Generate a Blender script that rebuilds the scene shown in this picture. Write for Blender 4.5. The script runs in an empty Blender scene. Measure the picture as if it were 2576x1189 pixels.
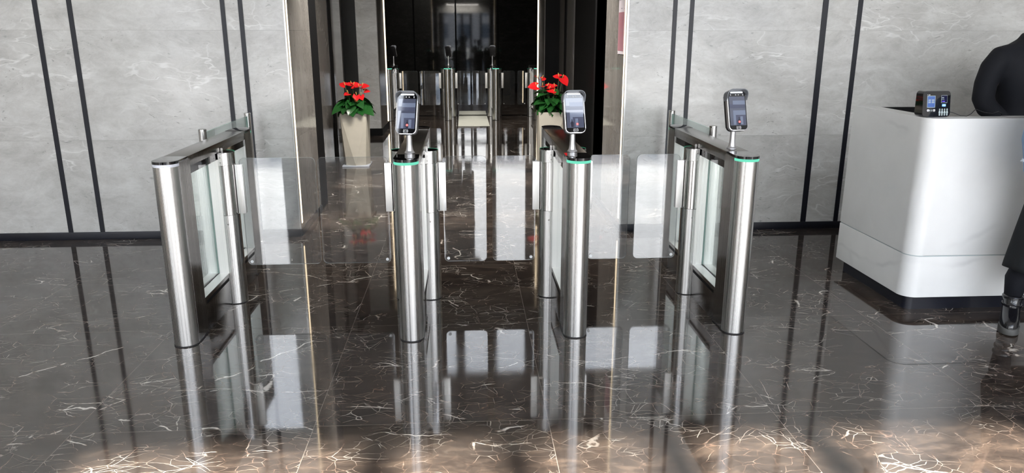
import bpy, bmesh, math, random
from mathutils import Vector, Matrix
random.seed(7)
PI = math.pi
COL = bpy.context.scene.collection
SC = bpy.context.scene

# ------------------------------------------------------------------ node helpers
def new_mat(name):
    m = bpy.data.materials.new(name); m.use_nodes = True
    nt = m.node_tree
    return m, nt, nt.nodes['Principled BSDF']

def nd(nt, kind, **kw):
    n = nt.nodes.new('ShaderNode' + kind)
    for k, v in kw.items():
        if k.startswith('i_'):
            n.inputs[k[2:].replace('_', ' ')].default_value = v
        else:
            setattr(n, k, v)
    return n

def setin(nt, sock, v):
    if hasattr(v, 'links') or hasattr(v, 'is_linked'):
        nt.links.new(v, sock)
    else:
        sock.default_value = v

def math_(nt, op, a, b=None, c=None):
    n = nd(nt, 'Math', operation=op)
    setin(nt, n.inputs[0], a)
    if b is not None: setin(nt, n.inputs[1], b)
    if c is not None: setin(nt, n.inputs[2], c)
    return n.outputs[0]

def vmath(nt, op, a, b=None, scale=None):
    n = nd(nt, 'VectorMath', operation=op)
    setin(nt, n.inputs[0], a)
    if b is not None: setin(nt, n.inputs[1], b)
    if scale is not None: setin(nt, n.inputs['Scale'], scale)
    return n.outputs[0]

def noise(nt, vec, scale, detail=4, rough=.55, dist=0):
    n = nd(nt, 'TexNoise'); nt.links.new(vec, n.inputs['Vector'])
    n.inputs['Scale'].default_value = scale; n.inputs['Detail'].default_value = detail
    n.inputs['Roughness'].default_value = rough; n.inputs['Distortion'].default_value = dist
    return n.outputs['Fac'], n.outputs['Color']

def ramp(nt, fac, stops):
    n = nd(nt, 'ValToRGB'); nt.links.new(fac, n.inputs[0])
    els = n.color_ramp.elements
    while len(els) < len(stops): els.new(.5)
    for e, (p, c) in zip(els, stops):
        e.position = p; e.color = (c, c, c, 1) if isinstance(c, (int, float)) else (*c, 1)
    return n.outputs[0]

def maprange(nt, v, a, b, c, d):
    n = nd(nt, 'MapRange', interpolation_type='SMOOTHSTEP')
    setin(nt, n.inputs[0], v)
    for i, q in zip((1, 2, 3, 4), (a, b, c, d)): n.inputs[i].default_value = q
    return n.outputs[0]

def mix(nt, fac, a, b, mode='MIX'):
    n = nd(nt, 'Mix', data_type='RGBA', blend_type=mode)
    setin(nt, n.inputs[0], fac)
    for s, v in ((n.inputs[6], a), (n.inputs[7], b)):
        if isinstance(v, tuple): s.default_value = (*v, 1)
        else: nt.links.new(v, s)
    return n.outputs[2]

def vor_edge(nt, vec, scale):
    n = nd(nt, 'TexVoronoi', feature='DISTANCE_TO_EDGE'); nt.links.new(vec, n.inputs['Vector'])
    n.inputs['Scale'].default_value = scale
    return n.outputs['Distance']

def simple(name, col, rough=.5, metal=0, spec=.5, emit=None, estr=0, coat=0):
    m, nt, b = new_mat(name)
    tc = nd(nt, 'TexCoord')
    f, _ = noise(nt, tc.outputs['Object'], 14, 3)
    c = mix(nt, f, tuple(x * .9 for x in col), tuple(min(1, x * 1.08) for x in col))
    nt.links.new(c, b.inputs['Base Color'])
    b.inputs['Roughness'].default_value = rough
    b.inputs['Metallic'].default_value = metal
    b.inputs['Specular IOR Level'].default_value = spec
    b.inputs['Coat Weight'].default_value = coat
    if emit:
        b.inputs['Emission Color'].default_value = (*emit, 1)
        b.inputs['Emission Strength'].default_value = estr
    return m

# ------------------------------------------------------------------ materials
def mat_floor():
    m, nt, b = new_mat('dark_marble_floor')
    g = nd(nt, 'NewGeometry')
    sep = nd(nt, 'SeparateXYZ'); nt.links.new(g.outputs['Position'], sep.inputs[0])
    tx = math_(nt, 'DIVIDE', math_(nt, 'ADD', sep.outputs[0], .655), .985)
    ty = math_(nt, 'DIVIDE', math_(nt, 'ADD', sep.outputs[1], -2.85), 1.11)
    ix, iy = math_(nt, 'FLOOR', tx), math_(nt, 'FLOOR', ty)
    cmb = nd(nt, 'CombineXYZ'); nt.links.new(ix, cmb.inputs[0]); nt.links.new(iy, cmb.inputs[1])
    wn = nd(nt, 'TexWhiteNoise', noise_dimensions='3D'); nt.links.new(cmb.outputs[0], wn.inputs[0])
    p = vmath(nt, 'ADD', g.outputs['Position'], vmath(nt, 'SCALE', wn.outputs['Color'], scale=14.0))
    # warp
    _, wc = noise(nt, p, 1.7, 3)
    w1 = vmath(nt, 'ADD', p, vmath(nt, 'SCALE', vmath(nt, 'SUBTRACT', wc, (.5, .5, .5)), scale=.25))
    _, wc2 = noise(nt, p, 11, 3)
    w2 = vmath(nt, 'ADD', w1, vmath(nt, 'SCALE', vmath(nt, 'SUBTRACT', wc2, (.5, .5, .5)), scale=.028))
    m1, _ = noise(nt, p, 2.2, 2)
    m2, _ = noise(nt, vmath(nt, 'ADD', p, (5, 3, 1)), 4.5, 4, .65)
    m3, _ = noise(nt, vmath(nt, 'ADD', p, (9, 1, 4)), 1.3, 2)
    # long thin streaks: stretched, rotated, barely warped cell borders
    def streak(rot, sc, off, scale, lo, hi, mk, ma, mb, amp):
        mp = nd(nt, 'Mapping'); nt.links.new(w2, mp.inputs[0])
        mp.inputs['Rotation'].default_value = (0, 0, rot); mp.inputs['Scale'].default_value = sc; mp.inputs['Location'].default_value = off
        d = vor_edge(nt, mp.outputs[0], scale)
        return math_(nt, 'MULTIPLY', maprange(nt, d, lo, hi, 1, 0), maprange(nt, mk, ma, mb, 0, amp))
    v1 = streak(.30, (.5, 1.5, 1), (0, 0, 0), 1.25, .0008, .0050, m2, .49, .58, 1)
    v1 = math_(nt, 'MAXIMUM', v1, streak(-.45, (.55, 1.6, 1), (3, 1, 2), 1.5, .0012, .0080, m2, .57, .64, 1))
    v1 = math_(nt, 'MAXIMUM', v1, streak(1.1, (.7, 1.3, 1), (7, 4, 1), 2.4, .001, .005, m2, .55, .62, .6))
    # broken crackle
    d2 = vor_edge(nt, vmath(nt, 'MULTIPLY', w2, (1, 1.6, 1)), 4.2)
    v2 = math_(nt, 'MULTIPLY', maprange(nt, d2, .0015, .009, 1, 0), maprange(nt, m2, .42, .57, .04, .75))
    v2 = math_(nt, 'MULTIPLY', v2, maprange(nt, m3, .36, .6, .15, 1))
    d3 = vor_edge(nt, vmath(nt, 'MULTIPLY', w2, (1, 1.7, 1)), 12)
    v3 = math_(nt, 'MULTIPLY', maprange(nt, d3, .003, .024, 1, 0), maprange(nt, m2, .38, .58, .07, .5))
    v3 = math_(nt, 'MULTIPLY', v3, maprange(nt, m1, .35, .65, .3, 1))
    v = math_(nt, 'MINIMUM', math_(nt, 'MAXIMUM', v1, math_(nt, 'MAXIMUM', v2, v3)), 1.0)
    bn, _ = noise(nt, vmath(nt, 'MULTIPLY', w1, (1, 2.5, 1)), 7, 6, .65)
    base = ramp(nt, bn, [(.25, (.017, .0138, .0125)), (.5, (.040, .0315, .027)), (.75, (.088, .066, .052))])
    vc = ramp(nt, m2, [(.45, (.40, .25, .18)), (.58, (.60, .56, .51))])
    col = mix(nt, v, base, vc)
    # joints
    fx = math_(nt, 'ABSOLUTE', math_(nt, 'SUBTRACT', math_(nt, 'FRACT', tx), .5))
    fy = math_(nt, 'ABSOLUTE', math_(nt, 'SUBTRACT', math_(nt, 'FRACT', ty), .5))
    j = math_(nt, 'MAXIMUM', math_(nt, 'GREATER_THAN', fx, .4985), math_(nt, 'GREATER_THAN', fy, .4986))
    col = mix(nt, math_(nt, 'MULTIPLY', j, .45), col, (.30, .27, .24))
    nt.links.new(col, b.inputs['Base Color'])
    b.inputs['Roughness'].default_value = .045
    b.inputs['IOR'].default_value = 2.05
    rn, _ = noise(nt, g.outputs['Position'], 1.1, 3)
    nt.links.new(maprange(nt, rn, .3, .7, .03, .075), b.inputs['Roughness'])
    return m

def mat_grey_marble(name, lo, mid, hi, vein=(.80, .80, .79), seam=True, grain=(1, 1, 1.9), rough=.16, dark=.8, veinamt=.75, spec=.5):
    m, nt, b = new_mat(name)
    g = nd(nt, 'NewGeometry')
    sep = nd(nt, 'SeparateXYZ'); nt.links.new(g.outputs['Position'], sep.inputs[0])
    tz = math_(nt, 'DIVIDE', math_(nt, 'ADD', sep.outputs[2], .033), .823)
    iz = math_(nt, 'FLOOR', tz)
    ixx = math_(nt, 'GREATER_THAN', sep.outputs[0], 0.0)
    cmb = nd(nt, 'CombineXYZ'); nt.links.new(iz, cmb.inputs[2]); nt.links.new(ixx, cmb.inputs[0])
    wn = nd(nt, 'TexWhiteNoise', noise_dimensions='3D'); nt.links.new(cmb.outputs[0], wn.inputs[0])
    p = vmath(nt, 'ADD', g.outputs['Position'], vmath(nt, 'SCALE', wn.outputs['Color'], scale=9.0))
    pg = vmath(nt, 'MULTIPLY', p, grain)
    _, wc = noise(nt, pg, 1.6, 4)
    w = vmath(nt, 'ADD', pg, vmath(nt, 'SCALE', vmath(nt, 'SUBTRACT', wc, (.5, .5, .5)), scale=.55))
    f, _ = noise(nt, w, 3.0, 12, .78)
    base = ramp(nt, f, [(.28, lo), (.5, mid), (.72, hi)])
    # diagonal white veins
    rot = nd(nt, 'Mapping'); nt.links.new(w, rot.inputs[0]); rot.inputs['Rotation'].default_value = (0, .5, 0)
    rot.inputs['Scale'].default_value = (.6, .9, 1.7)
    mk, _ = noise(nt, p, 2.1, 3)
    r1, _ = noise(nt, rot.outputs[0], 1.3, 3, .55)
    d = math_(nt, 'ABSOLUTE', math_(nt, 'SUBTRACT', r1, .5))
    v = math_(nt, 'MULTIPLY', maprange(nt, d, .0, .012, 1, 0), maprange(nt, mk, .46, .66, 0, veinamt))
    d2 = vor_edge(nt, rot.outputs[0], 3.2)
    v2 = math_(nt, 'MULTIPLY', maprange(nt, d2, .0, .022, 1, 0), maprange(nt, mk, .45, .68, 0, .6 * veinamt))
    col = mix(nt, math_(nt, 'MAXIMUM', v, v2), base, vein)
    # dark pits
    sp, _ = noise(nt, vmath(nt, 'MULTIPLY', w, (1, 1, 1.4)), 24, 3, .6)
    sm, _ = noise(nt, p, 3.1, 2)
    s = math_(nt, 'MULTIPLY', maprange(nt, sp, .62, .70, 0, 1), maprange(nt, sm, .42, .62, 0, .55))
    col = mix(nt, s, col, tuple(x * .45 for x in lo))
    if seam:
        fz = math_(nt, 'ABSOLUTE', math_(nt, 'SUBTRACT', math_(nt, 'FRACT', tz), .5))
        col = mix(nt, math_(nt, 'MULTIPLY', math_(nt, 'GREATER_THAN', fz, .498), .4), col, tuple(x * .7 for x in lo))
        sv = nd(nt, 'SeparateXYZ'); nt.links.new(wn.outputs['Color'], sv.inputs[0])
        col = mix(nt, 1.0, col, ramp(nt, sv.outputs[0], [(0, .88), (1, 1.0)]), 'MULTIPLY')
    nt.links.new(col, b.inputs['Base Color'])
    b.inputs['Roughness'].default_value = rough
    b.inputs['Specular IOR Level'].default_value = spec
    return m

def mat_steel(name, lo=.50, hi=.86, rough=.24, scale=90, tint=(1, .985, .965), streak=True):
    m, nt, b = new_mat(name)
    tc = nd(nt, 'TexCoord')
    v = vmath(nt, 'MULTIPLY', tc.outputs['Object'], (1, 1, .0004 if streak else 1))
    f, _ = noise(nt, v, scale, 3, .6)
    c = ramp(nt, f, [(.3, tuple(lo * t for t in tint)), (.7, tuple(hi * t for t in tint))])
    nt.links.new(c, b.inputs['Base Color'])
    b.inputs['Metallic'].default_value = 1
    b.inputs['Roughness'].default_value = rough
    nt.links.new(maprange(nt, f, .3, .7, rough * .7, rough * 1.3), b.inputs['Roughness'])
    bp = nd(nt, 'Bump'); bp.inputs['Strength'].default_value = .22; bp.inputs['Distance'].default_value = .004
    nt.links.new(f, bp.inputs['Height']); nt.links.new(bp.outputs[0], b.inputs['Normal'])
    return m

def mat_glass(name, tint=(.97, .99, .985), ior=1.5, boost=1.0, haze=0.0, hazecol=(.8, .85, .88)):
    m, nt, b = new_mat(name)
    nt.nodes.remove(b)
    out = nt.nodes['Material Output']
    tr = nd(nt, 'BsdfTransparent'); tr.inputs[0].default_value = (*tint, 1)
    gl = nd(nt, 'BsdfGlossy'); gl.inputs['Roughness'].default_value = .012
    fr = nd(nt, 'Fresnel'); fr.inputs[0].default_value = ior
    fac = math_(nt, 'MINIMUM', math_(nt, 'MULTIPLY', fr.outputs[0], boost), 1.0)
    mx = nd(nt, 'MixShader'); nt.links.new(fac, mx.inputs[0])
    nt.links.new(tr.outputs[0], mx.inputs[1]); nt.links.new(gl.outputs[0], mx.inputs[2])
    last = mx.outputs[0]
    if haze:
        tc = nd(nt, 'TexCoord'); sc, _ = noise(nt, vmath(nt, 'MULTIPLY', tc.outputs['Object'], (1, 1, 7)), 9, 6, .7, 1.5)
        df = nd(nt, 'BsdfDiffuse'); df.inputs[0].default_value = (*hazecol, 1)
        m2 = nd(nt, 'MixShader'); nt.links.new(maprange(nt, sc, .35, .75, haze * .5, haze * 1.6), m2.inputs[0])
        nt.links.new(last, m2.inputs[1]); nt.links.new(df.outputs[0], m2.inputs[2]); last = m2.outputs[0]
    nt.links.new(last, out.inputs[0])
    return m

def mat_emit(name, col, s):
    m, nt, b = new_mat(name); nt.nodes.remove(b)
    e = nd(nt, 'Emission'); e.inputs[0].default_value = (*col, 1); e.inputs[1].default_value = s
    nt.links.new(e.outputs[0], nt.nodes['Material Output'].inputs[0])
    return m

def mat_white_marble():
    m, nt, b = new_mat('white_marble')
    g = nd(nt, 'NewGeometry')
    _, wc = noise(nt, g.outputs['Position'], 1.3, 4)
    w = vmath(nt, 'ADD', g.outputs['Position'], vmath(nt, 'SCALE', wc, scale=.35))
    mp = nd(nt, 'Mapping'); nt.links.new(w, mp.inputs[0]); mp.inputs['Rotation'].default_value = (.1, .75, 0)
    mp.inputs['Scale'].default_value = (.5, .8, 2.2)
    d = vor_edge(nt, mp.outputs[0], 1.2)
    mk, _ = noise(nt, g.outputs['Position'], 2.3, 2)
    v = math_(nt, 'MULTIPLY', maprange(nt, d, 0, .05, 1, 0), maprange(nt, mk, .5, .7, 0, .35))
    f, _ = noise(nt, w, 2, 4)
    base = ramp(nt, f, [(.3, (.70, .71, .71)), (.7, (.79, .80, .80))])
    nt.links.new(mix(nt, v, base, (.48, .49, .50)), b.inputs['Base Color'])
    b.inputs['Roughness'].default_value = .22
    return m

M = {}
M['floor'] = mat_floor()
M['wall'] = mat_grey_marble('light_grey_marble', (.42, .415, .395), (.575, .57, .55), (.72, .72, .70), vein=(.84, .84, .82))
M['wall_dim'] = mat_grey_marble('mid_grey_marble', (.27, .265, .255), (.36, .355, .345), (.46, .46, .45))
M['brown_stone'] = mat_grey_marble('brown_grey_stone', (.145, .136, .125), (.195, .182, .168), (.26, .245, .225), vein=(.38, .365, .34),
                                   grain=(2.4, 2.4, .7), rough=.06, veinamt=.35)
M['dark_stone'] = mat_grey_marble('black_polished_stone', (.014, .014, .014), (.026, .026, .025), (.048, .047, .045),
                                  vein=(.07, .07, .065), seam=False, rough=.04, veinamt=.5, spec=.32)
M['navy'] = simple('navy_black_metal', (.009, .010, .016), .35, spec=.35)
M['black'] = simple('black_recess', (.003, .003, .0035), .6, spec=.12)
M['black_gloss'] = simple('black_gloss', (.008, .008, .010), .04, spec=.6)
M['black_matte'] = simple('black_matte', (.012, .012, .014), .5)
M['steel'] = mat_steel('brushed_steel', .38, .70, .30, 55)
M['steel_flat'] = mat_steel('flat_brushed_steel', .42, .56, .34, 160)
M['steel_dark'] = mat_steel('dark_brushed_steel', .20, .30, .20, 160, (1, .96, .92))
M['steel_bright'] = mat_steel('bright_steel', .74, .84, .45, 220)
M['chrome'] = mat_steel('polished_steel', .46, .72, .17, 45)
M['glass'] = mat_glass('clear_glass', (.93, .975, .96), 1.45, .55)
M['glass_edge'] = simple('green_glass_edge', (.25, .42, .37), .15)
M['flap'] = mat_glass('acrylic', (.955, .965, .97), 1.52, 3.0, .016)
M['flap_edge'] = simple('acrylic_edge', (.55, .60, .61), .2)
M['lid'] = simple('black_glass', (.006, .006, .007), .03, spec=.7)
M['green'] = mat_emit('mint_light', (.075, .32, .225), 1.0)
M['dim_green'] = mat_emit('dim_green_light', (.02, .12, .07), 1.0)
M['white_band'] = simple('unlit_white_band', (.72, .74, .82), .3)
M['warm'] = mat_emit('warm_white_light', (1, .80, .54), 1.7)
M['white'] = mat_white_marble()
M['silver'] = simple('satin_silver', (.62, .62, .64), .30, metal=.9)
M['hood'] = simple('grey_hood', (.16, .17, .19), .35)
M['screen'] = simple('dark_screen', (.03, .032, .05), .02, spec=.9, emit=(.13, .15, .22), estr=.15)
M['pic_dark'] = simple('screen_dark', (.022, .025, .038), .05, spec=.6, emit=(.10, .11, .19), estr=.20)
M['pic_light'] = simple('screen_light', (.05, .06, .08), .05, spec=.6, emit=(.17, .20, .30), estr=.30)
M['pic_black'] = simple('screen_black', (.01, .01, .014), .05, spec=.6, emit=(.05, .05, .09), estr=.15)
M['led'] = simple('white_led_bar', (.8, .85, .9), .3, emit=(.8, .9, 1), estr=.5)
M['lens'] = simple('lens_grey', (.5, .5, .52), .2)
M['red_icon'] = simple('red_icon', (.45, .06, .05), .4, emit=(.7, .1, .08), estr=.25)
M['pot'] = simple('beige_pot', (.50, .465, .39), .45)
M['pot_base'] = simple('pale_blue_base', (.62, .66, .74), .4)
M['soil'] = simple('soil', (.03, .02, .014), .9)
M['leaf'] = simple('anthurium_leaf', (.016, .085, .018), .25, spec=.5)
M['stem'] = simple('stem', (.06, .10, .03), .5)
M['spathe'] = simple('red_spathe', (.62, .012, .016), .3)
M['spadix'] = simple('yellow_spadix', (.65, .42, .12), .5)
M['pink'] = simple('pink_board', (.36, .17, .20), .4)
M['pink_dark'] = simple('pink_print', (.40, .14, .17), .4)
M['paper'] = simple('pale_paper', (.62, .56, .60), .5)
M['ink'] = simple('grey_ink', (.16, .13, .18), .5)
M['ceiling'] = simple('white_ceiling', (.60, .60, .59), .7)
M['mat'] = simple('pale_mat', (.62, .63, .56), .8)  # pale tone of the flat patch in the far lane
M['paving'] = simple('pale_paving', (.42, .41, .39), .8)
M['facade'] = simple('pale_facade', (.45, .45, .46), .6)
M['far_glass'] = simple('far_window', (.10, .13, .17), .1)
M['blue_screen'] = simple('blue_screen', (.03, .07, .22), .1, emit=(.05, .12, .35), estr=.22)
M['digit'] = simple('pale_digit', (.22, .34, .48), .4, emit=(.25, .4, .6), estr=.25)
M['small_screen'] = simple('dark_blue_screen', (.006, .006, .02), .08, emit=(.01, .008, .06), estr=.15)
M['violet'] = simple('violet_print', (.08, .05, .5), .3, emit=(.1, .06, .7), estr=.2)
M['badge'] = simple('blue_badge', (.06, .32, .75), .3, emit=(.05, .25, .6), estr=.2)
M['white_print'] = simple('white_print', (.85, .87, .88), .4)
M['grey_print'] = simple('grey_print', (.36, .43, .45), .4)
M['cable'] = simple('black_cable', (.012, .012, .014), .4)
M['grey_mat'] = simple('grey_mat', (.30, .30, .31), .5)  # grey that paints the shade on the desk ledge
M['coat'] = simple('dark_blazer', (.0085, .0095, .013), .75, spec=.2)
M['skin'] = simple('skin', (.55, .34, .25), .5)
M['hair'] = simple('black_hair', (.010, .008, .008), .45)
M['denim'] = simple('pale_denim', (.20, .30, .46), .85)
M['fray'] = simple('frayed_thread', (.62, .70, .78), .9)
M['skirt'] = simple('charcoal_skirt', (.012, .014, .016), .8, spec=.2)
M['legging'] = simple('black_legging', (.009, .010, .014), .8, spec=.2)
M['boot'] = simple('black_leather', (.007, .007, .009), .16, spec=.6)
M['sole'] = simple('grey_sole', (.070, .070, .068), .6)
M['trouser'] = simple('dark_trouser', (.012, .013, .017), .8)
M['shirt'] = simple('white_shirt', (.75, .75, .76), .7)
M['eye'] = simple('dark_eye', (.012, .008, .006), .1)
M['lip'] = simple('lip', (.42, .14, .13), .45)

# ------------------------------------------------------------------ mesh helpers
class MB:
    def __init__(s): s.bm = bmesh.new(); s.mi = 0
    def _mark(s, faces):
        for f in faces: f.material_index = s.mi
    def box(s, x0, x1, y0, y1, z0, z1, bev=0, seg=2):
        r = bmesh.ops.create_cube(s.bm, size=1)
        vs = r['verts']
        for v in vs:
            v.co = Vector(((x0 + x1) / 2 + v.co.x * (x1 - x0), (y0 + y1) / 2 + v.co.y * (y1 - y0), (z0 + z1) / 2 + v.co.z * (z1 - z0)))
        fs = set(f for v in vs for f in v.link_faces); s._mark(fs)
        if bev:
            es = set(e for v in vs for e in v.link_edges)
            r = bmesh.ops.bevel(s.bm, geom=list(es), offset=bev, segments=seg, affect='EDGES', profile=.5)
            s._mark(r['faces'])
        return s
    def prism(s, pts, z0, z1, axis='z', bev=0, capmi=None, sidemi=None, seg=2):
        def P(a, b, c):
            return {'z': (a, b, c), 'y': (a, c, b), 'x': (c, a, b)}[axis]
        lo = [s.bm.verts.new(P(x, y, z0)) for x, y in pts]
        hi = [s.bm.verts.new(P(x, y, z1)) for x, y in pts]
        n = len(pts); caps = [s.bm.faces.new(lo[::-1]), s.bm.faces.new(hi)]
        sides = [s.bm.faces.new((lo[i], lo[(i + 1) % n], hi[(i + 1) % n], hi[i])) for i in range(n)]
        for f in caps: f.material_index = s.mi if capmi is None else capmi
        for f in sides: f.material_index = s.mi if sidemi is None else sidemi
        if bev:
            es = set(e for f in caps for e in f.edges)
            r = bmesh.ops.bevel(s.bm, geom=list(es), offset=bev, segments=seg, affect='EDGES', profile=.5)
        bmesh.ops.recalc_face_normals(s.bm, faces=[f for f in s.bm.faces if f.is_valid and (f in caps or f in sides)] or s.bm.faces[:])
        return s
    def lathe(s, prof, cx=0, cy=0, n=32, cap=True):
        rings = []
        for r, z in prof:
            rings.append([s.bm.verts.new((cx + r * math.cos(2 * PI * i / n), cy + r * math.sin(2 * PI * i / n), z)) for i in range(n)])
        for a, b in zip(rings, rings[1:]):
            for i in range(n):
                f = s.bm.faces.new((a[i], a[(i + 1) % n], b[(i + 1) % n], b[i])); f.material_index = s.mi
        if cap:
            s._mark([s.bm.faces.new(rings[0][::-1]), s.bm.faces.new(rings[-1])])
        return s
    def tube(s, pts, rad, n=10, cap=True):
        pts = [Vector(p) for p in pts]
        rads = rad if isinstance(rad, (list, tuple)) else [rad] * len(pts)
        rings = []; up = None
        for i, p in enumerate(pts):
            t = (pts[min(i + 1, len(pts) - 1)] - pts[max(i - 1, 0)]).normalized()
            if up is None:
                up = Vector((0, 0, 1)) if abs(t.z) < .9 else Vector((0, 1, 0))
            u = (up - t * up.dot(t)).normalized(); w = t.cross(u); up = u
            r = rads[i]; ru, rw = r if isinstance(r, tuple) else (r, r)
            rings.append([s.bm.verts.new(p + u * ru * math.cos(2 * PI * k / n) + w * rw * math.sin(2 * PI * k / n)) for k in range(n)])
        for a, b in zip(rings, rings[1:]):
            for i in range(n):
                f = s.bm.faces.new((a[i], a[(i + 1) % n], b[(i + 1) % n], b[i])); f.material_index = s.mi
        if cap: s._mark([s.bm.faces.new(rings[0][::-1]), s.bm.faces.new(rings[-1])])
        return s
    def ell(s, c, r, n=20, rot=None):
        res = bmesh.ops.create_uvsphere(s.bm, u_segments=n, v_segments=n // 2 + 2, radius=1)
        for v in res['verts']:
            q = Vector((v.co.x * r[0], v.co.y * r[1], v.co.z * r[2]))
            if rot: q.rotate(rot)
            v.co = q + Vector(c)
        s._mark(set(f for v in res['verts'] for f in v.link_faces))
        return s
    def loft(s, rings, cap=True):
        vr = [[s.bm.verts.new(p) for p in r] for r in rings]; n = len(vr[0])
        for a, b in zip(vr, vr[1:]):
            for i in range(n):
                f = s.bm.faces.new((a[i], a[(i + 1) % n], b[(i + 1) % n], b[i])); f.material_index = s.mi
        if cap: s._mark([s.bm.faces.new(vr[0][::-1]), s.bm.faces.new(vr[-1])])
        return s
    def disc(s, c, r, axis='y', n=20, th=.001):
        pts = [(r * math.cos(2 * PI * i / n), r * math.sin(2 * PI * i / n)) for i in range(n)]
        a = {'y': 1, 'x': 0, 'z': 2}[axis]
        o = [i for i in range(3) if i != a]
        pp = [(c[o[0]] + x, c[o[1]] + y) for x, y in pts]
        if axis == 'x':
            return s.prism([(y, z) for y, z in pp], c[0] - th / 2, c[0] + th / 2, 'x')
        return s.prism(pp, c[a] - th / 2, c[a] + th / 2, axis)
    def xform(s, mat):
        bmesh.ops.transform(s.bm, matrix=mat, verts=s.bm.verts[:]); return s
    def build(s, name, mats, parent=None, smooth=30, loc=None, rot=None, remesh=None, iters=3):
        me = bpy.data.meshes.new(name)
        bmesh.ops.recalc_face_normals(s.bm, faces=s.bm.faces[:])
        s.bm.to_mesh(me); s.bm.free()
        for m in (mats if isinstance(mats, (list, tuple)) else [mats]): me.materials.append(m)
        o = bpy.data.objects.new(name, me); COL.objects.link(o)
        if remesh:
            md = o.modifiers.new('r', 'REMESH'); md.mode = 'VOXEL'; md.voxel_size = remesh
            sm = o.modifiers.new('s', 'SMOOTH'); sm.iterations = iters; sm.factor = .5
            dg = bpy.context.evaluated_depsgraph_get()
            me2 = bpy.data.meshes.new_from_object(o.evaluated_get(dg)); me2.name = name
            o.modifiers.clear(); o.data = me2
            if not me2.materials:
                me2.materials.append(mats)
            smooth = 180
        for p in o.data.polygons: p.use_smooth = smooth > 0
        if 0 < smooth < 180: o.data.set_sharp_from_angle(angle=math.radians(smooth))
        if parent: o.parent = parent
        if loc: o.location = loc
        if rot: o.rotation_euler = rot
        return o

def tag(o, label=None, cat=None, group=None, kind=None):
    if label: o['label'] = label
    if cat: o['category'] = cat
    if group: o['group'] = group
    if kind: o['kind'] = kind
    return o

def thing(name, label, cat, loc=(0, 0, 0), rz=0, group=None):
    o = bpy.data.objects.new(name, None); COL.objects.link(o)
    o.empty_display_size = .1; o.location = loc; o.rotation_euler = (0, 0, rz)
    return tag(o, label, cat, group)

def struct(name, mb, m, parent=None, smooth=30):
    o = mb.build(name, m, parent, smooth)
    o['kind'] = 'structure'
    return o

def arc(cx, cy, r, a0, a1, n):
    return [(cx + r * math.cos(a0 + (a1 - a0) * i / n), cy + r * math.sin(a0 + (a1 - a0) * i / n)) for i in range(n + 1)]

def rrect(x0, x1, y0, y1, r, n=6):
    return (arc(x1 - r, y0 + r, r, -PI / 2, 0, n) + arc(x1 - r, y1 - r, r, 0, PI / 2, n) +
            arc(x0 + r, y1 - r, r, PI / 2, PI, n) + arc(x0 + r, y0 + r, r, PI, 3 * PI / 2, n))

def text_mesh(body, size, mat, name, parent, loc, rot, extrude=.0003, align='CENTER'):
    cu = bpy.data.curves.new(name, 'FONT'); cu.body = body; cu.size = size; cu.extrude = extrude
    cu.align_x = align; cu.align_y = 'CENTER'
    o = bpy.data.objects.new(name, cu); COL.objects.link(o)
    dg = bpy.context.evaluated_depsgraph_get()
    me = bpy.data.meshes.new_from_object(o.evaluated_get(dg)); me.name = name
    bpy.data.objects.remove(o)
    me.materials.clear(); me.materials.append(mat)
    o = bpy.data.objects.new(name, me); COL.objects.link(o)
    o.location = loc; o.rotation_euler = rot
    if parent: o.parent = parent
    return o

# ------------------------------------------------------------------ camera
CAM_F, CAM_P, CAM_Y, CAM_R, CAM_H = 1873.07, .265755, .0614774, .00056, 1.5891
cd = bpy.data.cameras.new('camera'); cam = bpy.data.objects.new('camera', cd); COL.objects.link(cam)
cd.sensor_fit = 'HORIZONTAL'; cd.sensor_width = 36; cd.lens = CAM_F / 2576 * 36; cd.clip_start = .05; cd.clip_end = 300
cy_, sy_, cp_, sp_ = math.cos(CAM_Y), math.sin(CAM_Y), math.cos(CAM_P), math.sin(CAM_P)
fw = Vector((sy_ * cp_, cy_ * cp_, -sp_)); rt = Vector((cy_, -sy_, 0)); up = rt.cross(fw)
c_, s_ = math.cos(CAM_R), math.sin(CAM_R)
rt, up = rt * c_ + up * s_, up * c_ - rt * s_
mw = Matrix(((rt.x, up.x, -fw.x, 0), (rt.y, up.y, -fw.y, 0), (rt.z, up.z, -fw.z, CAM_H), (0, 0, 0, 1)))
cam.matrix_world = mw
SC.camera = cam

# ------------------------------------------------------------------ the room shell
W = 5.944                     # lobby wall plane
XL, XR = -1.36, 1.272         # passage sides
WE, WF, WG = 6.83, 12.15, 13.25
FAR = 22.9
CZ = 6.6
struct('floor', MB().box(-6.2, 6.7, -3.1, 23.2, -.1, 0), M['floor'])
struct('wall_facing_left', MB().box(-6, XL, W, WE, 0, CZ), M['wall'])
struct('wall_facing_right', MB().box(XR, 6.5, W, WE, 0, CZ), M['wall'])
struct('wall_facing_header', MB().box(XL, XR, W, WE, 2.6, CZ), M['wall'])
struct('wall_left', MB().box(-6.2, -6, -3.1, WE, 0, CZ), M['wall'])
struct('wall_right', MB().box(6.5, 6.7, -3.1, WE, 0, CZ), M['wall'])
struct('ceiling', MB().box(-6.2, 6.7, -3.1, WE, CZ, CZ + .2), M['ceiling'])
# passage linings
struct('wall_passage_left', MB().box(XL, XL + .012, W + .075, WE, .06, 2.6), M['brown_stone'])
struct('wall_passage_right', MB().box(XR - .012, XR, W + .075, 7.33, .06, 2.6), M['brown_stone'])
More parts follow.
